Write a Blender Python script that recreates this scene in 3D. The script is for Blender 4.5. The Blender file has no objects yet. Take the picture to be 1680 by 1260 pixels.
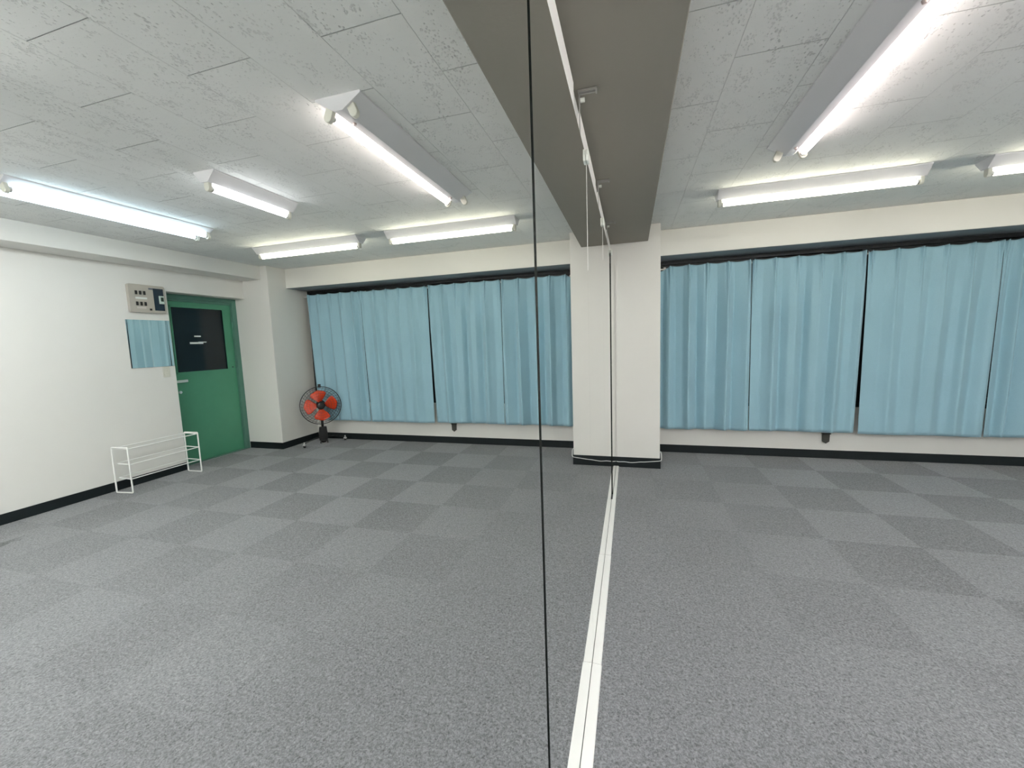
import bpy, bmesh, math, random
from mathutils import Vector, Matrix
random.seed(7)
PI = math.pi
C = bpy.context.scene.collection
sc = bpy.context.scene

# ------------------------------------------------------------------ room dimensions (metres)
H = 2.4075          # ceiling
YB = 4.911          # window wall
YL = 4.5455         # face of the concrete lintel above the window
ZL = 2.1523         # underside of the lintel
XR = 4.7313         # door wall
XD = 4.9191         # plane of the door leaf
YP = 4.2545         # front faces of both pillars
XP = 0.4347         # right side of mirror pillar
XK = 4.3217         # left side of corner pillar
BW, BZ = 0.320, 2.2513   # ceiling beam over the mirrors
SX, SZ = 4.4318, 2.2394  # soffit along door wall
YF = -3.2           # wall behind the camera

# ------------------------------------------------------------------ materials
def nt(name):
    m = bpy.data.materials.new(name); m.use_nodes = True
    n = m.node_tree; b = n.nodes['Principled BSDF']
    return m, n, b
def mat(name, col, rough=.6, metal=0., bump=0., bscale=200., var=0., spec=.5, coat=0., vscale=6.):
    m, n, b = nt(name)
    b.inputs['Base Color'].default_value = (*col, 1); b.inputs['Roughness'].default_value = rough
    b.inputs['Metallic'].default_value = metal
    b.inputs['Specular IOR Level'].default_value = spec
    b.inputs['Coat Weight'].default_value = coat
    tc = n.nodes.new('ShaderNodeTexCoord')
    if var:
        no = n.nodes.new('ShaderNodeTexNoise'); no.inputs['Scale'].default_value = vscale; no.inputs['Detail'].default_value = 5
        n.links.new(tc.outputs['Object'], no.inputs['Vector'])
        mx = n.nodes.new('ShaderNodeMix'); mx.data_type = 'RGBA'
        mx.inputs[6].default_value = (*[c*(1-var) for c in col], 1); mx.inputs[7].default_value = (*[min(1, c*(1+var)) for c in col], 1)
        n.links.new(no.outputs['Fac'], mx.inputs[0]); n.links.new(mx.outputs[2], b.inputs['Base Color'])
    if bump:
        no = n.nodes.new('ShaderNodeTexNoise'); no.inputs['Scale'].default_value = bscale; no.inputs['Detail'].default_value = 4
        n.links.new(tc.outputs['Object'], no.inputs['Vector'])
        bp = n.nodes.new('ShaderNodeBump'); bp.inputs['Strength'].default_value = bump; bp.inputs['Distance'].default_value = .002
        n.links.new(no.outputs['Fac'], bp.inputs['Height']); n.links.new(bp.outputs['Normal'], b.inputs['Normal'])
    return m
def emit(name, col, s):
    m, n, b = nt(name)
    b.inputs['Base Color'].default_value = (.9, .9, .9, 1)
    b.inputs['Emission Color'].default_value = (*col, 1); b.inputs['Emission Strength'].default_value = s
    return m

def math_node(n, op, a, b=None, c=None):
    k = n.nodes.new('ShaderNodeMath'); k.operation = op
    for i, v in enumerate((a, b, c)):
        if v is None: continue
        if isinstance(v, (int, float)): k.inputs[i].default_value = v
        else: n.links.new(v, k.inputs[i])
    return k.outputs[0]

def carpet_mat():
    m, n, b = nt('carpet_tiles')
    b.inputs['Roughness'].default_value = .95; b.inputs['Specular IOR Level'].default_value = .1
    b.inputs['Sheen Weight'].default_value = .25; b.inputs['Sheen Roughness'].default_value = .5
    tc = n.nodes.new('ShaderNodeTexCoord'); sp = n.nodes.new('ShaderNodeSeparateXYZ'); n.links.new(tc.outputs['Object'], sp.inputs[0])
    M = lambda *a: math_node(n, *a)
    u = M('DIVIDE', M('SUBTRACT', sp.outputs[0], .3535-5), .5); v = M('DIVIDE', M('SUBTRACT', sp.outputs[1], .4467-5), .5)
    fu, fv = M('FLOOR', u), M('FLOOR', v)
    par = M('MODULO', M('ADD', fu, fv), 2.)          # 1 = light tile
    cb = n.nodes.new('ShaderNodeCombineXYZ'); n.links.new(fu, cb.inputs[0]); n.links.new(fv, cb.inputs[1])
    wn = n.nodes.new('ShaderNodeTexWhiteNoise'); wn.noise_dimensions = '2D'; n.links.new(cb.outputs[0], wn.inputs['Vector'])
    # loop pile: grains a few mm across, running along the tile's weave
    mp = n.nodes.new('ShaderNodeMapping'); n.links.new(tc.outputs['Object'], mp.inputs[0]); mp.inputs['Scale'].default_value = (1, 1.0, 1)
    n1 = n.nodes.new('ShaderNodeTexNoise'); n1.inputs['Scale'].default_value = 105; n1.inputs['Detail'].default_value = 6; n1.inputs['Roughness'].default_value = .85; n1.inputs['Distortion'].default_value = .6
    n2 = n.nodes.new('ShaderNodeTexNoise'); n2.inputs['Scale'].default_value = 34; n2.inputs['Detail'].default_value = 3
    n3 = n.nodes.new('ShaderNodeTexNoise'); n3.inputs['Scale'].default_value = 1.3; n3.inputs['Detail'].default_value = 3
    for k in (n1, n2, n3): n.links.new(mp.outputs[0], k.inputs['Vector'])
    wy = n.nodes.new('ShaderNodeMapRange'); n.links.new(sp.outputs[1], wy.inputs[0]); wy.inputs[1].default_value = 1.3; wy.inputs[2].default_value = 3.4; wy.inputs[3].default_value = .07; wy.inputs[4].default_value = .33
    wx = n.nodes.new('ShaderNodeMapRange'); n.links.new(sp.outputs[0], wx.inputs[0]); wx.inputs[1].default_value = .6; wx.inputs[2].default_value = 1.8; wx.inputs[3].default_value = .2; wx.inputs[4].default_value = 1.
    pile_sheen = M('MULTIPLY', wy.outputs[0], wx.outputs[0])      # chequer contrast painted in by position, imitating sheen on the leaning pile
    g = M('ADD', M('MULTIPLY', M('SUBTRACT', n1.outputs['Fac'], .5), 4.6), M('MULTIPLY', M('SUBTRACT', n2.outputs['Fac'], .5), .5))
    g = M('ADD', g, M('MULTIPLY', M('SUBTRACT', n3.outputs['Fac'], .5), .25))
    g = M('ADD', g, M('MULTIPLY', M('SUBTRACT', wn.outputs['Value'], .5), .06))
    g = M('ADD', g, M('MULTIPLY', M('SUBTRACT', par, .5), pile_sheen))
    eu = M('ABSOLUTE', M('SUBTRACT', M('FRACT', u), .5)); ev = M('ABSOLUTE', M('SUBTRACT', M('FRACT', v), .5))
    j = M('GREATER_THAN', M('MAXIMUM', eu, ev), .497)
    g = M('SUBTRACT', g, M('MULTIPLY', j, .05))
    # old dark stain near the door wall
    dx = M('DIVIDE', M('SUBTRACT', sp.outputs[0], 4.23), .06); dy = M('DIVIDE', M('SUBTRACT', sp.outputs[1], 1.60), .16)
    d = M('SQRT', M('ADD', M('MULTIPLY', dx, dx), M('MULTIPLY', dy, dy)))
    st = n.nodes.new('ShaderNodeMapRange'); n.links.new(M('ADD', d, M('MULTIPLY', M('SUBTRACT', n2.outputs['Fac'], .5), 1.6)), st.inputs[0])
    st.inputs[1].default_value = .5; st.inputs[2].default_value = 1.2; st.inputs[3].default_value = .55; st.inputs[4].default_value = 0
    g = M('SUBTRACT', g, st.outputs[0])
    val = M('MAXIMUM', M('ADD', 1., g), .15)
    vm = n.nodes.new('ShaderNodeVectorMath'); vm.operation = 'SCALE'; vm.inputs[0].default_value = CARPET
    n.links.new(val, vm.inputs['Scale']); n.links.new(vm.outputs[0], b.inputs['Base Color'])
    bp = n.nodes.new('ShaderNodeBump'); bp.inputs['Strength'].default_value = .6; bp.inputs['Distance'].default_value = .004
    n.links.new(n1.outputs['Fac'], bp.inputs['Height']); n.links.new(bp.outputs['Normal'], b.inputs['Normal'])
    return m

def ceiling_mat():
    m, n, b = nt('travertine_ceiling_board')
    b.inputs['Roughness'].default_value = .9; b.inputs['Specular IOR Level'].default_value = .2
    tc = n.nodes.new('ShaderNodeTexCoord'); sp = n.nodes.new('ShaderNodeSeparateXYZ'); n.links.new(tc.outputs['Object'], sp.inputs[0])
    M = lambda *a: math_node(n, *a)
    u = M('DIVIDE', M('SUBTRACT', sp.outputs[0], .549-.3135*20), .3135); k = M('FLOOR', u)
    v = M('DIVIDE', M('SUBTRACT', M('ADD', sp.outputs[1], M('MULTIPLY', M('MODULO', k, 2.), .303)), 1.290-.606*20), .606)
    eu = M('MULTIPLY', M('SUBTRACT', .5, M('ABSOLUTE', M('SUBTRACT', M('FRACT', u), .5))), .3135)   # distance (m) to joint
    ev = M('MULTIPLY', M('SUBTRACT', .5, M('ABSOLUTE', M('SUBTRACT', M('FRACT', v), .5))), .606)
    lu = n.nodes.new('ShaderNodeMapRange'); n.links.new(eu, lu.inputs[0]); lu.inputs[1].default_value = 0; lu.inputs[2].default_value = .0018; lu.inputs[3].default_value = 1; lu.inputs[4].default_value = 0
    lv = n.nodes.new('ShaderNodeMapRange'); n.links.new(ev, lv.inputs[0]); lv.inputs[1].default_value = 0; lv.inputs[2].default_value = .003; lv.inputs[3].default_value = 1; lv.inputs[4].default_value = 0
    line = M('MAXIMUM', M('MULTIPLY', lu.outputs[0], .5), lv.outputs[0])
    # pits: sparse, grouped, slightly stretched
    mp = n.nodes.new('ShaderNodeMapping'); n.links.new(tc.outputs['Object'], mp.inputs[0]); mp.inputs['Scale'].default_value = (1, .62, 1)
    vo = n.nodes.new('ShaderNodeTexVoronoi'); vo.inputs['Scale'].default_value = 64; n.links.new(mp.outputs[0], vo.inputs['Vector'])
    gn = n.nodes.new('ShaderNodeTexNoise'); gn.inputs['Scale'].default_value = 7; gn.inputs['Detail'].default_value = 3; n.links.new(mp.outputs[0], gn.inputs['Vector'])
    fn = n.nodes.new('ShaderNodeTexNoise'); fn.inputs['Scale'].default_value = 90; fn.inputs['Detail'].default_value = 4; n.links.new(mp.outputs[0], fn.inputs['Vector'])
    rad = M('MULTIPLY', M('MAXIMUM', M('SUBTRACT', gn.outputs['Fac'], .495), 0.), 1.2)
    dd = M('SUBTRACT', M('ADD', vo.outputs['Distance'], M('MULTIPLY', M('SUBTRACT', fn.outputs['Fac'], .5), .25)), rad)
    pit = n.nodes.new('ShaderNodeMapRange'); n.links.new(dd, pit.inputs[0]); pit.inputs[1].default_value = -.02; pit.inputs[2].default_value = .08; pit.inputs[3].default_value = 1; pit.inputs[4].default_value = 0
    vo2 = n.nodes.new('ShaderNodeTexVoronoi'); vo2.inputs['Scale'].default_value = 110; n.links.new(mp.outputs[0], vo2.inputs['Vector'])
    g2 = n.nodes.new('ShaderNodeTexNoise'); g2.inputs['Scale'].default_value = 16; n.links.new(mp.outputs[0], g2.inputs['Vector'])
    p2 = n.nodes.new('ShaderNodeMapRange'); n.links.new(M('SUBTRACT', vo2.outputs['Distance'], M('MULTIPLY', M('MAXIMUM', M('SUBTRACT', g2.outputs['Fac'], .42), 0.), 1.4)), p2.inputs[0]); p2.inputs[1].default_value = 0; p2.inputs[2].default_value = .12; p2.inputs[3].default_value = .6; p2.inputs[4].default_value = 0
    holes = M('MAXIMUM', pit.outputs[0], p2.outputs[0])
    mx = n.nodes.new('ShaderNodeMix'); mx.data_type = 'RGBA'; mx.inputs[6].default_value = (*CEIL, 1); mx.inputs[7].default_value = (*[c*.62 for c in CEIL], 1)
    n.links.new(M('MAXIMUM', M('MULTIPLY', holes, .5), M('MULTIPLY', line, .8)), mx.inputs[0]); n.links.new(mx.outputs[2], b.inputs['Base Color'])
    hgt = M('ADD', M('SUBTRACT', M('MULTIPLY', fn.outputs['Fac'], .12), M('MULTIPLY', holes, .7)), M('MULTIPLY', line, -1.0))
    bp = n.nodes.new('ShaderNodeBump'); bp.inputs['Strength'].default_value = 1.; bp.inputs['Distance'].default_value = .005
    n.links.new(hgt, bp.inputs['Height']); n.links.new(bp.outputs['Normal'], b.inputs['Normal'])
    return m

def fabric_mat():
    m, n, b = nt('curtain_fabric')
    b.inputs['Roughness'].default_value = .85; b.inputs['Specular IOR Level'].default_value = .2
    b.inputs['Sheen Weight'].default_value = .3; b.inputs['Sheen Roughness'].default_value = .4
    tc = n.nodes.new('ShaderNodeTexCoord')
    mp = n.nodes.new('ShaderNodeMapping'); n.links.new(tc.outputs['Object'], mp.inputs[0]); mp.inputs['Scale'].default_value = (1, 1, .25)
    no = n.nodes.new('ShaderNodeTexNoise'); no.inputs['Scale'].default_value = 420; no.inputs['Detail'].default_value = 2; n.links.new(mp.outputs[0], no.inputs['Vector'])
    n2 = n.nodes.new('ShaderNodeTexNoise'); n2.inputs['Scale'].default_value = 2.2; n2.inputs['Detail'].default_value = 3; n.links.new(tc.outputs['Object'], n2.inputs['Vector'])
    f = math_node(n, 'ADD', math_node(n, 'MULTIPLY', no.outputs['Fac'], .6), math_node(n, 'MULTIPLY', n2.outputs['Fac'], .4))
    mx = n.nodes.new('ShaderNodeMix'); mx.data_type = 'RGBA'
    mx.inputs[6].default_value = (*[c*.86 for c in CURT], 1); mx.inputs[7].default_value = (*[c*1.14 for c in CURT], 1)
    n.links.new(f, mx.inputs[0]); n.links.new(mx.outputs[2], b.inputs['Base Color'])
    bp = n.nodes.new('ShaderNodeBump'); bp.inputs['Strength'].default_value = .25; bp.inputs['Distance'].default_value = .001
    n.links.new(no.outputs['Fac'], bp.inputs['Height']); n.links.new(bp.outputs['Normal'], b.inputs['Normal'])
    return m

CARPET = (.202, .208, .222)
CEIL = (.84, .85, .83)
CURT = (.335, .535, .635)
M_carpet = carpet_mat(); M_ceil = ceiling_mat(); M_curt = fabric_mat()
M_wall = mat('vinyl_wallpaper', (.80, .79, .755), .75, bump=.25, bscale=160, var=.012)
M_beam = mat('painted_concrete_beam', (.30, .282, .242), .8, bump=.25, bscale=90, var=.02)
M_base = mat('black_vinyl_baseboard', (.009, .014, .016), .5, spec=.3)
M_white = mat('white_enamel', (.92, .92, .90), .35)
M_fix = mat('light_fitting_enamel', (.72, .72, .74), .4)
M_sock = mat('lamp_socket_plastic', (.70, .70, .62), .5)
M_cap = mat('tube_end_cap', (.62, .62, .60), .35, metal=.8)
M_mirror = mat('mirror_silver', (.925, .945, .925), .0, metal=1.)
M_edge = mat('mirror_glass_edge', (.004, .007, .006), .2)
M_edgel = mat('mirror_polished_edge', (.8, .82, .72), .12, metal=1.)
M_board = mat('white_backing_board', (.84, .82, .79), .5)
M_dark = mat('dark_gap', (.02, .02, .02), .8)
M_zinc = mat('bracket_steel', (.45, .44, .42), .45, metal=.5)
M_clip = mat('clip_plastic', (.72, .74, .68), .35)
M_green = mat('green_steel_paint', (.075, .29, .175), .42, bump=.12, bscale=60, var=.14, vscale=4)
M_greenf = mat('green_frame_paint', (.085, .215, .165), .45, bump=.15, bscale=60, var=.18, vscale=9)
M_dglass = mat('dark_door_glass', (.004, .010, .014), .12)
M_label = mat('white_sticker', (.75, .78, .75), .6)
M_chrome = mat('lever_handle_metal', (.80, .82, .80), .3, metal=.4)
M_panel = mat('beige_breaker_cover', (.47, .44, .385), .5, var=.08, vscale=14)
M_black = mat('black_plastic', (.012, .012, .013), .4)
M_navy = mat('breaker_window', (.015, .030, .050), .2)
M_pale = mat('pale_latch', (.55, .66, .60), .5)
M_ivory = mat('ivory_switch_plate', (.72, .71, .62), .45)
M_frame = mat('dark_bronze_aluminium', (.020, .023, .025), .4, metal=.3)
M_rail = mat('white_curtain_rail', (.82, .82, .80), .4)
M_blade = mat('orange_red_fan_blade', (.75, .055, .012), .12, coat=.5)
M_fan = mat('black_fan_enamel', (.010, .010, .011), .3)
M_caster = mat('caster_metal', (.85, .85, .86), .3, metal=.7)
M_grey = mat('dark_grey_rubber', (.05, .05, .042), .5)
M_cable = mat('white_cable', (.86, .86, .85), .35)
def glass_mat():
    m, n, b = nt('window_glass')
    b.inputs['Base Color'].default_value = (.7, .75, .75, 1); b.inputs['Transmission Weight'].default_value = 1
    b.inputs['Roughness'].default_value = 0; b.inputs['IOR'].default_value = 1.45
    return m
M_glass = glass_mat()
S = 7.2
SB = 47.  # tube strength of the added unseen lamps
M_tube_w = emit('tube_warm', (1.0, .86, .82), S)
M_tube_y = emit('tube_yellowish', (1.0, .95, .76), S*1.6)
M_tube_b = emit('tube_cool', (.68, .86, 1.0), S*.7)
M_tube_n = emit('tube_neutral', (.96, .96, 1.0), S)
M_tube_r = emit('tube_rear_fill', (1.0, .99, .97), SB)

# ------------------------------------------------------------------ mesh helpers
def obj(name, bm, m, parent=None, smooth=False, mods=None):
    me = bpy.data.meshes.new(name); bmesh.ops.recalc_face_normals(bm, faces=bm.faces[:]); bm.to_mesh(me); bm.free()
    ms = m if isinstance(m, (list, tuple)) else [m]
    for k in ms: me.materials.append(k)
    if smooth:
        for p in me.polygons: p.use_smooth = True
    o = bpy.data.objects.new(name, me); C.objects.link(o)
    if parent: o.parent = parent
    return o
def sharp(o, ang=35):
    for p in o.data.polygons: p.use_smooth = True
    bm = bmesh.new(); bm.from_mesh(o.data)
    for e in bm.edges:
        if len(e.link_faces) == 2 and e.calc_face_angle(0) > math.radians(ang): e.smooth = False
    bm.to_mesh(o.data); bm.free(); return o
def box(bm, lo, hi, bev=0., seg=2, mi=0):
    lo, hi = Vector(lo), Vector(hi); c = (lo+hi)/2; s = hi-lo
    r = bmesh.ops.create_cube(bm, size=1, matrix=Matrix.Translation(c) @ Matrix.Diagonal((*s, 1)))
    fs = set(f for v in r['verts'] for f in v.link_faces)
    if bev:
        es = set(e for v in r['verts'] for e in v.link_edges)
        rr = bmesh.ops.bevel(bm, geom=list(es), offset=bev, segments=seg, profile=.5, affect='EDGES', clamp_overlap=True)
        fs = set(rr['faces']) | set(f for f in fs if f.is_valid)
    for f in fs: f.material_index = mi
    return bm
def B(lo, hi, bev=0., seg=2): return box(bmesh.new(), lo, hi, bev, seg)
def tube(bm, pts, r, n=10, closed=False, caps=True):
    pts = [Vector(p) for p in pts]; L = len(pts); rings = []
    prev = None
    for i, p in enumerate(pts):
        a = pts[(i-1) % L] if (closed or i > 0) else p; b_ = pts[(i+1) % L] if (closed or i < L-1) else p
        t = (b_-a).normalized()
        if prev is None:
            up = Vector((0, 0, 1)) if abs(t.z) < .9 else Vector((1, 0, 0)); x = t.cross(up).normalized()
        else:
            x = (prev - t*prev.dot(t)).normalized()
        prev = x; y = t.cross(x)
        rr = r[i] if isinstance(r, (list, tuple)) else r
        rings.append([bm.verts.new(p + (x*math.cos(2*PI*k/n)+y*math.sin(2*PI*k/n))*rr) for k in range(n)])
    m_ = L if closed else L-1
    for i in range(m_):
        a, b_ = rings[i], rings[(i+1) % L]
        for k in range(n): bm.faces.new((a[k], a[(k+1) % n], b_[(k+1) % n], b_[k]))
    if caps and not closed:
        bm.faces.new(rings[0][::-1]); bm.faces.new(rings[-1])
    return bm
def T(pts, r, n=10, closed=False): return tube(bmesh.new(), pts, r, n, closed)
def prism(bm, prof, axis, a, b, bev=0.):
    """prof: list of 2D points, extruded along axis ('x','y','z') from a to b"""
    def P(p, t):
        return {'x': (t, p[0], p[1]), 'y': (p[0], t, p[1]), 'z': (p[0], p[1], t)}[axis]
    va = [bm.verts.new(P(p, a)) for p in prof]; vb = [bm.verts.new(P(p, b)) for p in prof]
    n = len(prof); fs = [bm.faces.new(va), bm.faces.new(vb[::-1])]
    for i in range(n): fs.append(bm.faces.new((va[i], va[(i+1) % n], vb[(i+1) % n], vb[i])))
    if bev:
        bmesh.ops.recalc_face_normals(bm, faces=fs)
        es = set(e for f in fs for e in f.edges)
        bmesh.ops.bevel(bm, geom=list(es), offset=bev, segments=2, profile=.5, affect='EDGES', clamp_overlap=True)
    return bm
def lathe(bm, prof, n=24, mtx=Matrix()):
    rings = []
    for r, z in prof:
        rings.append([bm.verts.new(mtx @ Vector((r*math.cos(2*PI*k/n), r*math.sin(2*PI*k/n), z))) for k in range(n)] if r > 1e-6 else [bm.verts.new(mtx @ Vector((0, 0, z)))])
    for a, b_ in zip(rings, rings[1:]):
        for k in range(n):
            q = [a[k % len(a)], a[(k+1) % len(a)], b_[(k+1) % len(b_)], b_[k % len(b_)]]
            q = list(dict.fromkeys(q))
            if len(q) > 2: bm.faces.new(q)
    return bm
def tag(o, label=None, cat=None, group=None, kind=None):
    if label: o['label'] = label
    if cat: o['category'] = cat
    if group: o['group'] = group
    if kind: o['kind'] = kind
    return o
def thing(name, loc, label, cat, group=None, rz=0., kind=None):
    o = bpy.data.objects.new(name, None); C.objects.link(o); o.location = loc; o.rotation_euler = (0, 0, rz)
    o.empty_display_size = .1
    return tag(o, label, cat, group, kind)
def struct(name, bm, m, label, cat): return tag(obj(name, bm, m), label, cat, kind='structure')
def local(o, parent, loc=None):
    """geometry was built in world coordinates: keep it there while parenting"""
    o.parent = parent; o.matrix_parent_inverse = Matrix.Translation(-Vector(parent.location)) if parent.rotation_euler.z == 0 else parent.matrix_world.inverted()
    return o

# ------------------------------------------------------------------ room shell
struct('floor', B((-.2, YF-.15, -.1), (5.05, 5.1, 0)), M_carpet, 'blue-grey carpet tile floor in a faint chequer of lighter and darker squares', 'floor')
struct('ceiling', B((-.2, YF-.15, H), (5.05, 5.1, H+.1)), M_ceil, 'pitted off-white ceiling boards laid in staggered strips', 'ceiling')
struct('wall_left', B((-.2, YF, 0), (-.042, YP, BZ-.001)), M_wall, 'plain wall hidden behind the tall mirror panels', 'wall')
struct('wall_front', B((-.2, YF-.15, 0), (5.05, YF, H)), M_wall, 'plain white wall closing the room opposite the windows', 'wall')
bm = bmesh.new()
box(bm, (XR, YF, 0), (5.05, 3.3072, H)); box(bm, (XR, 3.3072, 2.0114), (5.05, 4.2545, H)); box(bm, (XD+.06, 3.3072, 0), (5.05, YP, 2.0114))
struct('wall_right', bm, M_wall, 'white papered wall with the green door set back in it', 'wall')
bm = bmesh.new()
box(bm, (-.2, YB, 0), (5.05, 5.1, .545)); box(bm, (-.2, YB, .545), (XP+.001, 5.1, H)); box(bm, (XK-.001, YB, .545), (5.05, 5.1, H)); box(bm, (XP+.001, YB, 2.1505), (XK-.001, 5.1, H))
struct('wall_back', bm, M_wall, 'white wall holding the long curtained window', 'wall')
struct('wall_pillar', box(bmesh.new(), (-.40, YP, 0), (XP, YB, H), .004), M_wall, 'square white pillar standing between the mirrors and the curtains', 'pillar')
struct('wall_corner', box(bmesh.new(), (XK, YP, 0), (5.05, YB, H), .006), M_wall, 'white boxed corner pillar between green door and curtained window', 'pillar')
struct('trim_1', box(bmesh.new(), (-.2, YF, BZ), (BW, YP-.001, H-.001), .004), M_beam, 'greyish ceiling beam running above the mirrors to the pillar', 'beam')
struct('trim_2', box(bmesh.new(), (SX, YF, SZ), (XR+.01, YP-.001, H-.001), .003), M_wall, 'low white soffit box running along the top of the door wall', 'beam')
struct('trim_3', box(bmesh.new(), (XP, YL, ZL), (XK, YB-.001, H-.001), .003), M_wall, 'white lintel beam above the curtains', 'beam')

struct('lintel_shade_board', B((XP+.001, YL+.0005, ZL-.003), (XK-.001, YB-.001, ZL-.0003)), mat('shade_grey_board', (.22, .24, .26), .7, bump=.2, bscale=60, var=.05), 'added grey board standing in for the shade under the window lintel', 'trim')  # dark board put in where the lintel's underside lies in shade
# baseboards
HB = .0883
def baseboard(name, a, b, label): struct(name, box(bmesh.new(), a, b, .002), M_base, label, 'baseboard')
baseboard('baseboard_back', (XP+.006, YB-.007, 0), (XK-.006, YB, HB), 'black baseboard below the curtained window')
baseboard('baseboard_right', (XR-.007, YF, 0), (XR, 3.303, HB), 'black baseboard along the door wall behind the shoe rack')
bm = bmesh.new(); box(bm, (-.036, YP-.007, 0), (XP+.007, YP, .106), .002); box(bm, (XP, YP-.001, 0), (XP+.007, YB-.008, .106), .002)
struct('baseboard_pillar', bm, M_base, 'black baseboard wrapped round the foot of the pillar', 'baseboard')
bm = bmesh.new(); box(bm, (XK-.007, YP-.007, 0), (XR-.0, YP, HB), .002); box(bm, (XK-.007, YP-.001, 0), (XK, YB-.008, HB), .002); box(bm, (XR, YP-.007, 0), (XD-.045, YP, HB), .001)
struct('baseboard_corner', bm, M_base, 'black baseboard round the corner pillar behind the fan', 'baseboard')

# ------------------------------------------------------------------ window
W = thing('window_1', ((XP+XK)/2, YB+.06, .545), 'long dark night window hidden behind the four teal curtains', 'window', kind='structure')
wx0, wx1, wz0, wz1 = XP+.001, XK-.001, .545, 2.150
bm = bmesh.new(); fy0, fy1 = YB+.004, YB+.10
box(bm, (wx0, fy0, wz0), (wx0+.04, fy1, wz1), .002); box(bm, (wx1-.04, fy0, wz0), (wx1, fy1, wz1), .002)
box(bm, (wx0+.04, fy0, wz0), (wx1-.04, fy1, wz0+.04), .002); box(bm, (wx0+.04, fy0, wz1-.035), (wx1-.04, fy1, wz1), .002)
xm = (wx0+wx1)/2; box(bm, (xm-.035, fy0, wz0+.04), (xm+.035, fy1, wz1-.035), .002)
local(obj('window_frame', bm, M_frame), W)
nS = 4; xs = [wx0+.04, (wx0+xm)/2, xm-.035, xm+.035, (xm+wx1)/2, wx1-.04]
for i, (a, b_, yy) in enumerate([(xs[0], xs[1]+.02, fy0+.02), (xs[1]-.02, xs[2], fy0+.055), (xs[3], xs[4]+.02, fy0+.02), (xs[4]-.02, xs[5], fy0+.055)]):
    bm = bmesh.new(); z0, z1 = wz0+.041, wz1-.036
    box(bm, (a, yy, z0), (a+.045, yy+.028, z1), .002); box(bm, (b_-.045, yy, z0), (b_, yy+.028, z1), .002)
    box(bm, (a+.045, yy, z0), (b_-.045, yy+.028, z0+.055), .002); box(bm, (a+.045, yy, z1-.045), (b_-.045, yy+.028, z1), .002)
    s_ = local(obj('sash', bm, M_frame), W)
    g = obj('glass_pane', B((a+.043, yy+.011, z0+.053), (b_-.043, yy+.017, z1-.043)), M_glass); g.parent = s_

# ------------------------------------------------------------------ curtain rail and curtains
R = thing('curtain_rail', (2.38, 4.845, 2.05), 'slim white curtain rail fixed along the top of the window recess', 'curtain rail')
bm = B((XP+.008, 4.838, 2.052), (XK-.01, 4.856, 2.066), .002); local(obj('rail', bm, M_rail), R)
for x in (.52, 1.36, 2.33, 3.34, 4.24):
    bm = bmesh.new(); box(bm, (x-.01, 4.850, 2.056), (x+.01, YB-.0005, 2.072), .001); box(bm, (x-.012, YB-.004, 2.04), (x+.012, YB-.0005, 2.09), .001)
    local(obj('rail_bracket', bm, M_rail), R)

def curtain(label, top, bot, ztop, zbot, pleats, amp, seed, droop=0., yc=4.805):
    rnd = random.Random(seed)
    nu, nv = 240, 60
    x0t, x1t = top; x0b, x1b = bot; Wd = x1t-x0t
    ps = sorted(set([0.] + [(p-x0t)/Wd for p in pleats] + [1.]))
    # fold profile: straight facets between ridges and valleys, softened
    kn = [(0., rnd.uniform(-.3, .3))]; sgn = 1; cells = []
    for i in range(len(ps)-1):
        a, b_ = ps[i], ps[i+1]
        if b_-a < .05: continue
        m_ = a+(b_-a)*rnd.uniform(.30, .62); n_ = m_+(b_-m_)*rnd.uniform(.35, .65)
        kn += [(m_, -rnd.uniform(.35, 1.)), (n_, rnd.uniform(-.35, .45)), (b_-.004, rnd.uniform(.45, 1.))]
    kn = sorted(kn); 
    if kn[-1][0] < 1: kn.append((1., 0.))
    def pl(s):
        for (a, u), (b_, v) in zip(kn, kn[1:]):
            if s <= b_: return u+(v-u)*max(0, (s-a))/(b_-a+1e-9)
        return kn[-1][1]
    def prof(s, wd):
        return sum(pl(min(1, max(0, s+q*wd)))*w_ for q, w_ in ((-2, .1), (-1, .22), (0, .36), (1, .22), (2, .1)))
    k1, k2 = rnd.uniform(0, 6), rnd.uniform(0, 6)
    wan = [rnd.uniform(-.012, .012) for _ in range(4)]
    bm = bmesh.new(); grid = []
    for j in range(nv+1):
        t = (j/nv)**1.15; row = []
        grow = .18+.82*min(1, t*3.2)**.8
        for i in range(nu+1):
            s = i/nu
            c = max(k for k in range(len(ps)-1) if ps[k] <= s+1e-9); f = (s-ps[c])/(ps[c+1]-ps[c])
            ds = min(abs(s-q) for q in ps[1:-1])*Wd
            pinch = math.exp(-(ds/.007)**2)*.024*math.exp(-t*11) - math.exp(-((ds-.016)/.010)**2)*.014*math.exp(-t*9)
            sw = s + (wan[0]*math.sin(3*t+k1)+wan[1]*math.sin(7*s+2*t))*t
            d = amp*prof(min(1, max(0, sw)), .004+.007*t)*grow + amp*.25*math.sin(s*9+k1+t)*t + pinch
            x = (x0t+Wd*s)*(1-t) + (x0b+(x1b-x0b)*s)*t
            z = ztop + (zbot-ztop)*t - .011*math.sin(PI*f)*math.exp(-t*18) + .011*prof(s, .014)*t
            if droop and s < ps[1]:
                q = 1-s/ps[1]; z -= droop*q*math.exp(-t*5)
            y = yc - d
            if t > .93: y -= .0018          # doubled hem
            row.append(bm.verts.new((x, y, z)))
        grid.append(row)
    for j in range(nv):
        for i in range(nu): bm.faces.new((grid[j][i], grid[j][i+1], grid[j+1][i+1], grid[j+1][i]))
    o = obj('curtain', bm, M_curt, smooth=True)
    md = o.modifiers.new('cloth', 'SOLIDIFY'); md.thickness = .002; md.offset = 0
    tag(o, label, 'curtain', 'teal curtains over the long window'); return o
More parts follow.
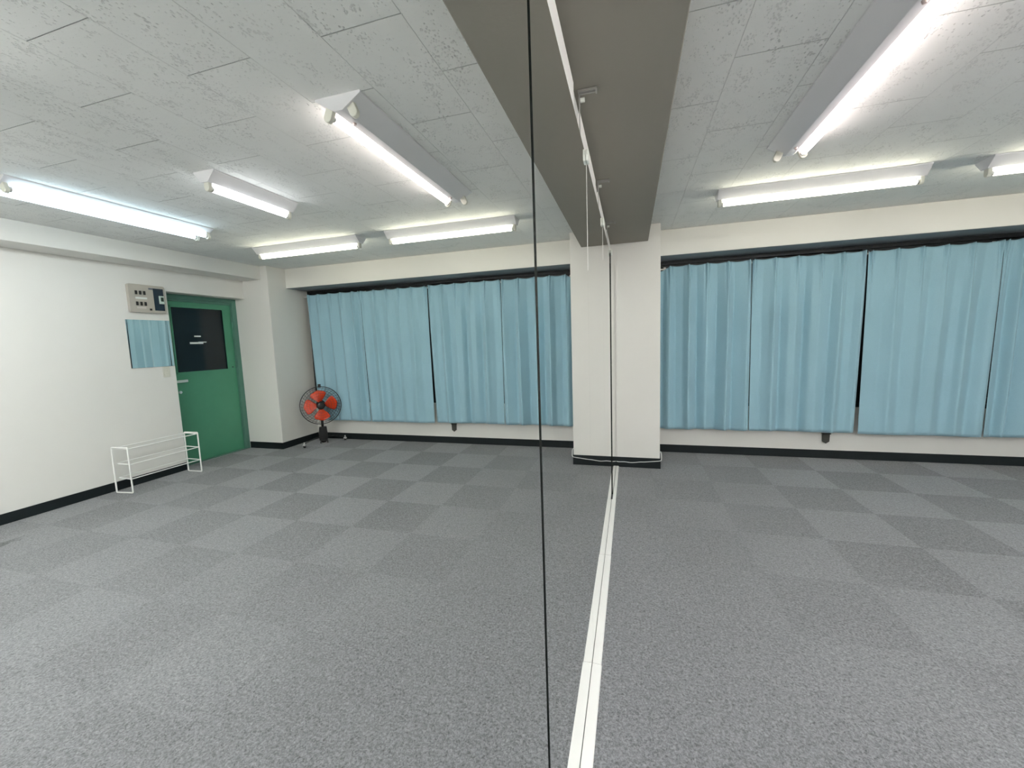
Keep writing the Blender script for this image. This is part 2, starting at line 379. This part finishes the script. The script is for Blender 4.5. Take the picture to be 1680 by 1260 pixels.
curtain('teal curtain with deep narrow folds hanging beside the pillar', (.446, 1.352), (.452, 1.350), 2.084, .298, [.567, .755, .935, 1.135, 1.335], .078, 3, droop=.055)
curtain('teal curtain above the dark wall fitting, second from the pillar', (1.360, 2.338), (1.362, 2.300), 2.086, .300, [1.375, 1.565, 1.765, 1.965, 2.145, 2.32], .062, 11)
curtain('smoother teal curtain hanging third from the pillar', (2.346, 3.352), (2.336, 3.292), 2.080, .292, [2.375, 2.575, 2.765, 2.945, 3.135, 3.335], .046, 23)
curtain('teal curtain hanging behind the fan at the far corner', (3.356, 4.225), (3.310, 4.165), 2.084, .296, [3.375, 3.47, 3.66, 3.85, 4.03, 4.205], .050, 5)

# dark fitting under the second curtain
F_ = thing('wall_fitting', (2.105, YB, .21), 'small dark shield-shaped fitting on the wall just below a teal curtain', 'wall fitting')
bm = prism(bmesh.new(), [(2.072, .262), (2.140, .262), (2.138, .183), (2.106, .160), (2.076, .183)], 'y', YB-.020, YB-.0005, .003); local(obj('plate', bm, M_grey), F_)
local(obj('hood', B((2.068, YB-.032, .262), (2.146, YB-.0005, .272), .003), M_black), F_)

# ------------------------------------------------------------------ door
D = thing('door_1', (XD, 3.78, 0), 'green steel door with a dark glass upper half, set back in the wall', 'door', kind='structure')
bm = bmesh.new()
y0, y1 = 3.3082, 4.2535
box(bm, (XD-.035, y0, 0), (XD+.058, y0+.04, 2.010), .003); box(bm, (XD-.035, y1-.06, 0), (XD+.058, y1, 2.010), .003); box(bm, (XD-.035, y0+.04, 1.962), (XD+.058, y1-.06, 2.010), .003)
box(bm, (XD-.012, y0+.04, 1.934), (XD+.058, y1-.06, 1.962), .002)
box(bm, (XD-.03, y0+.04, 0), (XD+.05, y1-.06, .008), .002)
local(obj('door_frame', bm, M_greenf), D)
ly0, ly1 = y0+.042, y1-.062
gy0, gy1, gz0, gz1 = 3.445, 4.092, 1.092, 1.879
bm = bmesh.new()
box(bm, (XD, ly0, .010), (XD+.04, ly1, gz0), .002); box(bm, (XD, ly0, gz1), (XD+.04, ly1, 1.932), .002)
box(bm, (XD, ly0, gz0), (XD+.04, gy0, gz1), .0); box(bm, (XD, gy1, gz0), (XD+.04, ly1, gz1), .0)
for (a, b_) in (((gy0, gz0), (gy1, gz0+.010)), ((gy0, gz1-.010), (gy1, gz1)), ((gy0, gz0), (gy0+.010, gz1)), ((gy1-.010, gz0), (gy1, gz1))):
    box(bm, (XD-.006, a[0]-.004, a[1]-.004), (XD+.004, b_[0]+.004, b_[1]+.004), .001)
leaf = local(obj('door_leaf', bm, M_green), D)
g = obj('glass_pane', B((XD+.012, gy0+.001, gz0+.001), (XD+.018, gy1-.001, gz1-.001)), M_dglass); g.parent = leaf
for a, b_ in (((3.700, 1.520), (3.778, 1.536)), ((3.640, 1.436), (3.80, 1.458)), ((3.74, 1.452), (3.84, 1.462))):
    s_ = obj('sticker', B((XD+.0095, a[0], a[1]), (XD+.0118, b_[0], b_[1])), M_label); s_.parent = leaf
bm = bmesh.new(); prism(bm, [(3.40+.026*math.cos(2*PI*k/20), 1.003+.026*math.sin(2*PI*k/20)) for k in range(20)], 'x', XD-.010, XD-.0002, .002)
tube(bm, [(XD-.008, 3.40, 1.003), (XD-.045, 3.40, 1.003)], .009, 12); box(bm, (XD-.056, 3.392, .988), (XD-.038, 3.525, 1.018), .005)
h_ = obj('door_handle', bm, M_chrome); h_.parent = leaf; h_['label'] = 'pale lever handle'
bm = bmesh.new(); prism(bm, [(3.455+.017*math.cos(2*PI*k/20), .873+.017*math.sin(2*PI*k/20)) for k in range(20)], 'x', XD-.016, XD-.0002, .003)
k_ = obj('keyhole', bm, M_caster); k_.parent = leaf
bm = bmesh.new()
for z in (.35, 1.15, 1.75): tube(bm, [(XD-.010, y1-.066, z-.05), (XD-.010, y1-.066, z+.05)], .007, 10)
local(obj('hinge', bm, M_greenf), D)
bm = B((XD-.004, 4.135, 1.118), (XD-.0001, 4.155, 1.130), .001); s_ = obj('door_bolt', bm, M_black); s_.parent = leaf

# ------------------------------------------------------------------ things on the door wall
P_ = thing('breaker_panel', (XR, 3.105, 1.76), 'beige electrical breaker panel with black switches high beside the door', 'breaker panel')
py0, py1, pz0, pz1, px = 2.931, 3.272, 1.765, 2.052, 4.696
pw, ph_ = py1-py0, pz1-pz0
bm = prism(bmesh.new(), [(py0, pz0+.012), (py0+.012, pz0), (py1-.012, pz0), (py1, pz0+.012), (py1, pz1-.012), (py1-.012, pz1), (py0+.012, pz1), (py0, pz1-.012)], 'x', px, XR-.0005, .004)
local(obj('cover', bm, M_panel), P_)
def onp(f0, f1, g0, g1, name, m, th=.003, bev=.0008):
    o = obj(name, B((px-th, py0+pw*f0, pz1-ph_*g1), (px+.001, py0+pw*f1, pz1-ph_*g0), bev), m); return local(o, P_)
for gz in (.23, .62):
    for f in (.165, .275, .385): onp(f, f+.055, gz, gz+.135, 'breaker_switch', M_black, .008, .002)
onp(.165, .475, .455, .52, 'paper_strip', M_label, .0012, 0); onp(.175, .42, .80, .86, 'paper_strip', mat('faded_paper', (.6, .56, .52), .7), .0012, 0)
onp(.515, .575, .845, .915, 'indicator', M_black, .004, .001)
onp(.66, .945, .10, .905, 'breaker_cutout', M_navy, .0015, 0); onp(.54, .66, .10, .155, 'nameplate', mat('slate_plate', (.10, .12, .16), .4), .0015, 0)
k_ = onp(.80, .94, .36, .655, 'main_switch', M_pale, .010, .003)
bm = B((px-.014, py0+pw*.84, pz1-ph_*.56), (px-.0102, py0+pw*.915, pz1-ph_*.41), .001); o = obj('toggle', bm, mat('dark_green_toggle', (.02, .045, .03), .4)); o.parent = k_; o.matrix_parent_inverse = k_.matrix_parent_inverse @ Matrix() ; o.matrix_parent_inverse = Matrix()

Wm = thing('wall_mirror', (XR, 3.095, 1.19), 'small square frameless mirror reflecting curtains, hung under the breaker panel', 'mirror')
bm = prism(bmesh.new(), [(XR-.0065, 2.890), (XR-.0107, 3.297), (XR-.0077, 3.297), (XR-.0035, 2.890)], 'z', 1.194, 1.690); local(obj('mirror_glass', bm, M_mirror), Wm)
bm = prism(bmesh.new(), [(XR-.0034, 2.894), (XR-.0075, 3.293), (XR-.0003, 3.293), (XR-.0003, 2.894)], 'z', 1.198, 1.686); local(obj('backing', bm, M_edge), Wm)
Sw = thing('light_switch', (XR, 3.212, 1.08), 'ivory light switch plate under the corner of the small mirror', 'light switch')
local(obj('plate', B((XR-.007, 3.178, 1.076), (XR-.0003, 3.246, 1.190), .002), M_ivory), Sw)
for z in (1.098, 1.123, 1.148): local(obj('rocker', B((XR-.0105, 3.198, z), (XR-.0065, 3.226, z+.021), .0015), M_ivory), Sw)

# ------------------------------------------------------------------ shoe rack
Rk = thing('shoe_rack', (4.56, 2.94, 0), 'empty white wire shoe rack of three tiers standing before the door wall', 'shoe rack')
ft, bk, ya, yb = 4.462, 4.652, 2.612, 3.272
def rrect(pts, r=.012):
    out = []; n = len(pts)
    for i in range(n):
        p, a, b_ = Vector(pts[i]), Vector(pts[i-1]), Vector(pts[(i+1) % n])
        u, v = (a-p).normalized(), (b_-p).normalized()
        for k in range(5):
            q = k/4; out.append(((p+u*r)*(1-q)**2 + p*2*q*(1-q) + (p+v*r)*q*q))
    return out
for y, dy in ((ya, 0), (yb, -.008)):
    bm = T(rrect([(ft, y, .006), (bk, y+dy-.022*(dy == 0), .006), (bk, y+dy-.018*(dy == 0), .450), (ft, y, .450)]), .0068, 10, True)
    o = local(obj('side_frame', bm, M_white, smooth=True), Rk)
for z in (.142, .285, .437):
    bm = bmesh.new(); tube(bm, rrect([(ft, ya+.001, z), (bk-.012, ya+.001, z+.004), (bk-.012, yb-.006, z+.004), (ft, yb-.001, z)], .02), .0052, 8, True)
    local(obj('shelf_rail', bm, M_white, smooth=True), Rk)

# ------------------------------------------------------------------ floor fan
FX, FY = 3.985, 4.625
ang = math.atan2(-4.6, -4.13)       # facing the room diagonal
Fn = thing('floor_fan', (FX, FY, 0), 'black floor fan with orange-red blades standing in the corner by the curtain', 'fan', rz=0)
cz = .545
ax = Vector((math.cos(ang), math.sin(ang), .02)).normalized(); side = ax.cross(Vector((0, 0, 1))).normalized(); upv = side.cross(ax)
hc = Vector((FX, FY, cz)) + ax*.06
mt = Matrix((side, upv, ax)).transposed().to_4x4(); mt = Matrix.Translation(hc) @ mt
def circ(r, d, n=48): return [mt @ Vector((r*math.cos(2*PI*k/n), r*math.sin(2*PI*k/n), d)) for k in range(n)]
RG = .258
bm = bmesh.new(); tube(bm, circ(RG, 0, 56), .0055, 8, True)
local(obj('guard_rim', bm, M_fan, smooth=True), Fn)
def guard(sgn, dep):
    bm = bmesh.new()
    for r in (.235, .205, .17, .135, .10):
        tube(bm, circ(r, sgn*dep*(1-(r/RG)**3), 40), .0013, 5, True)
    for k in range(36):
        a = 2*PI*k/36; pts = []
        for q in range(6):
            r = .05+(RG-.05)*q/5; aa = a+.25*(1-q/5)
            pts.append(mt @ Vector((r*math.cos(aa), r*math.sin(aa), sgn*dep*(1-(r/RG)**3))))
        tube(bm, pts, .0011, 4)
    return bm
gf = local(obj('front_guard', guard(1, .055), M_fan, smooth=True), Fn)
local(obj('rear_guard', guard(-1, .075), M_fan, smooth=True), Fn)
bm = lathe(bmesh.new(), [(0, .068), (.02, .066), (.045, .060), (.052, .052), (.052, .048), (0, .046)], 28, mt); o = obj('badge', bm, M_fan, smooth=True); o.parent = gf; o.matrix_parent_inverse = Matrix()
# blades: four broad cupped paddles
for kb in range(4):
    a0 = math.radians(99+90*kb - (6 if kb in (1, 2) else 0))
    bm = bmesh.new(); rows = []
    for i in range(13):
        q = i/12; r = .052+.160*q
        half = math.radians(16+19*math.sin(PI*min(1, q*.62+.12)))*(1 if q < .8 else math.sqrt(max(0, 1-((q-.8)/.2)**2))*.85+.15)
        row = []
        for j in range(11):
            e = -1+2*j/10; aa = a0+e*half
            row.append(bm.verts.new(mt @ Vector((r*math.cos(aa), r*math.sin(aa), .022*e*(1-.3*q)+.006*(1-e*e)))))
        rows.append(row)
    for i in range(12):
        for j in range(10): bm.faces.new((rows[i][j], rows[i][j+1], rows[i+1][j+1], rows[i+1][j]))
    o = local(obj('blade', bm, M_blade, smooth=True), Fn); md = o.modifiers.new('t', 'SOLIDIFY'); md.thickness = .002
bm = lathe(bmesh.new(), [(0, .036), (.022, .034), (.048, .026), (.056, .010), (.056, -.020), (0, -.022)], 28, mt); local(obj('hub', bm, M_fan, smooth=True), Fn)
bm = lathe(bmesh.new(), [(0, -.20), (.035, -.195), (.055, -.17), (.062, -.12), (.062, -.078), (0, -.076)], 28, mt)
mo = local(obj('motor_housing', bm, M_fan, smooth=True), Fn)
bm = bmesh.new(); tp = mt @ Vector((0, RG, -.01)); tube(bm, [mt @ Vector((0, RG-.012, -.02)), mt @ Vector((0, RG+.012, -.02)), mt @ Vector((0.004, RG+.030, -.015))], [.020, .020, .012], 12)
box(bm, tuple(tp+Vector((-.016, -.012, .018))), tuple(tp+Vector((.016, .012, .036))), .004)
local(obj('carry_handle', bm, M_fan), Fn)
bx, by = FX-.02*ax.x*0, FY
post = Vector((FX, FY, 0)) - ax*.03
bm = bmesh.new(); tube(bm, [(post.x, post.y, .035), (post.x, post.y, cz-.02)], .017, 14); tube(bm, [(post.x, post.y, cz-.05), tuple(mt @ Vector((0, 0, -.13)))], .015, 10)
local(obj('pole', bm, M_fan, smooth=True), Fn)
bm = bmesh.new(); c0 = post + ax*.012
prism(bm, [(-.052, .045), (.052, .045), (.058, .125), (.050, .235), (-.046, .235), (-.058, .125)], 'y', -.034, .034, .006)
for v in bm.verts: v.co = c0 + side*v.co.x + ax*v.co.y*1. + Vector((0, 0, v.co.z))
local(obj('control_box', bm, M_fan), Fn)
hubb = Vector((post.x, post.y, .095))
bm = lathe(bmesh.new(), [(0, .012), (.03, .012), (.042, .03), (.036, .06), (0, .062)], 20, Matrix.Translation((post.x, post.y, 0))); local(obj('base_hub', bm, M_fan, smooth=True), Fn)
for (tx, ty) in ((4.072, 4.362), (3.795, 4.832), (4.16, 4.80)):
    e = Vector((tx, ty, .058)); bm = bmesh.new(); tube(bm, [hubb, hubb.lerp(e, .5)+Vector((0, 0, .010)), e], [.009, .008, .008], 10)
    lg = local(obj('leg', bm, M_fan, smooth=True), Fn)
    bm = bmesh.new(); tube(bm, [(tx-.011, ty+.009, .0205), (tx+.011, ty-.009, .0205)], .020, 20); o = obj('caster', bm, M_fan); o.parent = lg; o.matrix_parent_inverse = Matrix()
    bm = bmesh.new(); tube(bm, [(tx, ty, .036), (tx, ty, .072)], .009, 12); box(bm, (tx-.019, ty-.016, .024), (tx+.016, ty+.014, .046), .004); o = obj('caster_fork', bm, M_caster); o.parent = lg; o.matrix_parent_inverse = Matrix()
for fx_, fy_ in ((-.02, .05), (.03, -.04)):
    e = c0 + side*fy_ ; bm = bmesh.new(); tube(bm, [hubb, (e.x+ax.x*.02, e.y+ax.y*.02, .030), (e.x+ax.x*.035, e.y+ax.y*.035, .008)], .007, 8); local(obj('foot', bm, M_fan, smooth=True), Fn)

# ------------------------------------------------------------------ ceiling lights
def ceiling_light(label, cx, cy, L, along, tubes, tmat, single=False, group='fluorescent ceiling lights'):
    """built along local y; local +x/-x are the two tube sides"""
    t_ = thing('ceiling_light', (cx, cy, H), label, 'ceiling light', group, rz=0 if along == 'y' else PI/2)
    hw, bw_, dp = (.112, .020, .063) if not single else (.078, .026, .064)
    h = L/2
    bm = bmesh.new(); prism(bm, [(-hw, 0), (hw, 0), (hw, -.008), (bw_, -dp), (-bw_, -dp), (-hw, -.008)], 'y', -h+.004, h-.004, .0015)
    obj('housing', bm, M_fix, t_)
    for s in (-1, 1):
        bm = bmesh.new(); a, b_ = sorted((s*h, s*(h-.004)))
        prism(bm, [(-hw-.001, 0), (hw+.001, 0), (hw+.001, -.009), (bw_+.001, -dp-.001), (-bw_-.001, -dp-.001), (-hw-.001, -.009)], 'y', a, b_, 0)
        obj('end_plate', bm, M_fix, t_)
    if single: pos = [(0, -.093, 0.)]
    else: pos = [(sx*.062, -.066, sx) for sx in (-1, 1)]
    for (tx, tz, sx) in pos:
        for s in (-1, 1):
            n_ = Vector((sx*.40, -.92)).normalized() if sx else Vector((0, -1))
            tg = Vector((-n_.y, n_.x)); c_ = Vector((tx, tz)); base = c_ - n_*(.036 if sx else .032); tip = c_ + n_*(.010 if sx else .002)
            w_ = .0195; pr = [base-tg*w_, base+tg*w_]
            for k in range(9):
                a = PI*k/8; pr.append(tip + tg*w_*math.cos(a) + n_*w_*math.sin(a))
            a0, a1 = sorted((s*(h-.010), s*(h-.032)))
            bm = prism(bmesh.new(), [(p.x, p.y) for p in pr], 'y', a0, a1, .003); obj('lamp_socket', bm, M_sock, t_)
        if (sx in tubes) or single:
            l2 = h-.034
            bm = T([(tx, -l2+.012, tz), (tx, l2-.012, tz)], .0158, 20); o = obj('fluorescent_tube', bm, tmat, t_); sharp(o)
            for s in (-1, 1):
                bm = T([(tx, s*l2, tz), (tx, s*(l2-.0118), tz)], .0162, 20); o = obj('tube_cap', bm, M_cap); o.parent = t_; sharp(o)
    if not single:
        for s in (-1, 1):
            bm = lathe(bmesh.new(), [(0, -.010), (.006, -.009), (.0085, 0), (0, 0)], 14, Matrix.Translation((0, s*(h-.11), -dp))); obj('cover_screw', bm, M_screw, t_)
    return t_
M_screw = mat('cover_screw_plastic', (.5, .42, .40), .5)
# tube side -1 is the room side of a turned fitting
ceiling_light('large ceiling light with one pinkish tube and one empty pair of sockets, nearest the beam', 1.035, 2.205, 1.25, 'y', (1,), M_tube_w)
ceiling_light('yellowish single-tube ceiling light parallel to the curtains, nearest the pillar', 1.425, 3.543, 1.275, 'x', (-1,), M_tube_y, single=True)
ceiling_light('yellowish single-tube ceiling light parallel to the curtains, at the corner by the door', 3.010, 3.543, 1.275, 'x', (-1,), M_tube_y, single=True)
ceiling_light('short single-tube ceiling light in the middle of the ceiling', 2.270, 2.250, .64, 'y', (1,), M_tube_n, single=True)
ceiling_light('long ceiling light with two bluish tubes beside the door-wall soffit', 3.450, 2.190, 1.25, 'y', (-1, 1), M_tube_b)
# unseen lamps added to brighten the room, tubes far stronger than the visible ones
for cx, cy in ((2.27, .2), (3.45, .45), (1.035, -2.0), (2.27, -2.2), (3.45, -2.0)):
    ceiling_light('unseen two-tube ceiling light added to brighten the room', cx, cy, 1.25, 'y', (1,) if cx < 2 else (-1, 1), M_tube_r, group='unseen ceiling lights added for brightness')

# ------------------------------------------------------------------ mirror wall
seams = [-2.91, -2.004, -1.098, -.192, .714, 1.620, 2.530, 3.436, YP-.010]
offs = [-.0022, -.0022, -.0022, -.0022, 0., 0., 0., .0055]
lab = {4: 'tall mirror next to the dark seam, second nearest the photographer', 3: 'tall mirror nearest the photographer, left of the dark seam',
       5: 'tall mirror panel in the middle of the row', 6: 'tall mirror panel, second from the pillar', 7: 'narrow tall mirror panel touching the pillar'}
for i in range(3, 8):
    a, b_ = seams[i], seams[i+1]; x = offs[i]
    P0 = thing('tall_mirror', (x, (a+b_)/2, .0), lab[i], 'mirror', 'tall mirror panels along the wall')
    bm = bmesh.new(); lo, hi = Vector((x-.005, a+.0005, .013)), Vector((x, b_-.0005, 2.010))
    v = [bm.verts.new(p) for p in ((hi.x, lo.y, lo.z), (hi.x, hi.y, lo.z), (hi.x, hi.y, hi.z), (hi.x, lo.y, hi.z), (lo.x, lo.y, lo.z), (lo.x, hi.y, lo.z), (lo.x, hi.y, hi.z), (lo.x, lo.y, hi.z))]
    f0 = bm.faces.new((v[0], v[1], v[2], v[3])); fe = [bm.faces.new((v[4], v[7], v[6], v[5])), bm.faces.new((v[0], v[3], v[7], v[4])), bm.faces.new((v[1], v[5], v[6], v[2])), bm.faces.new((v[3], v[2], v[6], v[7])), bm.faces.new((v[0], v[4], v[5], v[1]))]
    for f in fe: f.material_index = 1
    local(obj('mirror_glass', bm, [M_mirror, M_edgel if i in (5, 6) else M_edge]), P0)
    bm = B((-.041, a+.082, .0), (-.028, min(b_-.115, YP-.03), 2.214), .002); local(obj('backing_board', bm, M_board), P0)
    bm = bmesh.new(); box(bm, (-.0279, a+.12, .10), (x-.0052, a+.16, 1.95)); box(bm, (-.0279, b_-.16, .10), (x-.0052, b_-.12, 1.95)); local(obj('batten', bm, M_dark), P0)
    if i in (5, 6):
        bm = B((.0002, a-.0022, 1.60 if i == 5 else 1.80), (.0009, a+.0018, 1.985)); local(obj('edge_glint', bm, M_board), P0)  # pale strip added for the glint along the upper mirror edge
# hanging brackets at the seams
for i, y in enumerate((1.620, 2.530, 3.436)):
    nm = ('nearest the photographer', 'in the middle of the row', 'nearest the pillar')[i]
    K = thing('mirror_bracket', (0, y, BZ), 'small steel bracket under the beam holding a mirror top, ' + nm, 'bracket', 'brackets along the mirror tops')
    bm = bmesh.new(); box(bm, (-.028, y-.004, BZ-.005), (.040, y+.022, BZ-.0005), .001); box(bm, (-.026, y-.003, BZ-.009), (.036, y+.003, BZ-.005), .001); box(bm, (-.026, y+.015, BZ-.009), (.036, y+.021, BZ-.005), .001); box(bm, (.036, y-.006, BZ-.012), (.041, y+.024, BZ-.0005), .001)
    local(obj('ceiling_plate', bm, M_zinc), K)
    bm = bmesh.new(); box(bm, (-.0255, y+.008, 2.035), (-.0215, y+.020, BZ-.006), .001); box(bm, (-.0255, y+.002, 2.030), (-.004, y+.026, 2.034), .001)
    local(obj('hanger_strap', bm, M_zinc), K)
    bm = bmesh.new(); tube(bm, [(-.020, y+.014, BZ-.030), (-.004, y+.014, BZ-.030)], .008, 12); local(obj('bolt_head', bm, M_clip), K)
    bm = bmesh.new(); prism(bm, [(y-.020, 1.992), (y+.020, 1.992), (y+.026, 2.010), (y+.020, 2.034), (y-.020, 2.034), (y-.026, 2.010)], 'x', offs[i+5]+.0005, offs[i+5]+.010, .002)
    box(bm, (-.010, y-.018, 2.0115), (offs[i+5]+.008, y+.018, 2.032), .002); local(obj('top_clip', bm, M_clip), K)

# white strips along the foot of the mirrors
ss = [(-1.1, -.20, .038), (-.198, .70, .038), (.702, 1.562, .0385), (1.563, 2.435, .0365), (2.436, 3.33, .0345), (3.331, YP-.008, .0335)]
ln = ['running out of view beside the photographer', 'nearest the photographer', 'longest visible in front', 'second along from the photographer', 'third along, before the pillar', 'touching the foot of the pillar']
for i, (a, b_, w_) in enumerate(ss[1:]):
    x0 = .0012 if b_ < 3.4 else .0078
    bm = prism(bmesh.new(), [(x0, .0005), (w_, .0005), (w_, .005), (w_-.003, .009), (x0+.001, .011), (x0, .011)], 'y', a+.0006, b_-.0006, 0)
    o = obj('floor_strip', bm, M_white)
    tag(o, 'flat white plastic strip along the foot of the mirrors, ' + ['nearest the photographer', 'with its far end at the nearest joint', 'between the two joints', 'narrow piece beyond the far joint', 'touching the foot of the pillar'][i], 'floor strip', 'white strips below the mirrors')

# white cable round the pillar foot
pts = [(XP+.013, YP+.10, .150), (XP+.013, YP+.04, .155), (XP+.014, YP+.004, .158), (XP+.015, YP-.006, .130), (XP+.013, YP-.014, .095), (XP-.004, YP-.0125, .083), (.36, YP-.0125, .074), (.29, YP-.0125, .066), (.24, YP-.0125, .063), (.20, YP-.0125, .057), (.15, YP-.0125, .053), (.09, YP-.0125, .058), (.04, YP-.0125, .056), (.009, YP-.0125, .059)]
def smoothpts(P, k=5):
    P = [Vector(p) for p in P]; out = []
    for i in range(len(P)-1):
        a = P[max(0, i-1)]; b_ = P[i]; c_ = P[i+1]; d = P[min(len(P)-1, i+2)]
        for j in range(k):
            t = j/k; out.append(.5*((2*b_)+(c_-a)*t+(2*a-5*b_+4*c_-d)*t*t+(3*b_-a-3*c_+d)*t**3))
    out.append(P[-1]); return out
tag(obj('power_cable', T(smoothpts(pts), .0036, 8), M_cable, smooth=True), 'thin white cable sagging round the foot of the pillar', 'cable')

# ------------------------------------------------------------------ camera
f, yaw, pitch, roll = 666.99, -.2865, -.1057, -.0348
CAM = dict(cx=.1576, h=1.34)
Fw = Vector((math.cos(pitch)*math.sin(yaw), math.cos(pitch)*math.cos(yaw), math.sin(pitch)))
Rt = Vector((math.cos(yaw), -math.sin(yaw), 0)); Up = Rt.cross(Fw)
R2 = Rt*math.cos(roll)+Up*math.sin(roll); U2 = -Rt*math.sin(roll)+Up*math.cos(roll)
cd = bpy.data.cameras.new('camera'); cam = bpy.data.objects.new('camera', cd); C.objects.link(cam)
cd.sensor_fit = 'HORIZONTAL'; cd.sensor_width = 36; cd.lens = f/1680*36; cd.clip_start = .02
mw = Matrix((R2, U2, -Fw)).transposed().to_4x4(); mw.translation = (CAM['cx'], 0, CAM['h']); cam.matrix_world = mw
sc.camera = cam

# ------------------------------------------------------------------ world and view
w = bpy.data.worlds.new('night'); sc.world = w; w.use_nodes = True
w.node_tree.nodes['Background'].inputs[0].default_value = (.01, .012, .016, 1); w.node_tree.nodes['Background'].inputs[1].default_value = .3
sc.view_settings.view_transform = 'Standard'; sc.view_settings.look = 'None'; sc.view_settings.gamma = 1; sc.view_settings.use_curve_mapping = False
sc.view_settings.exposure = 1.02
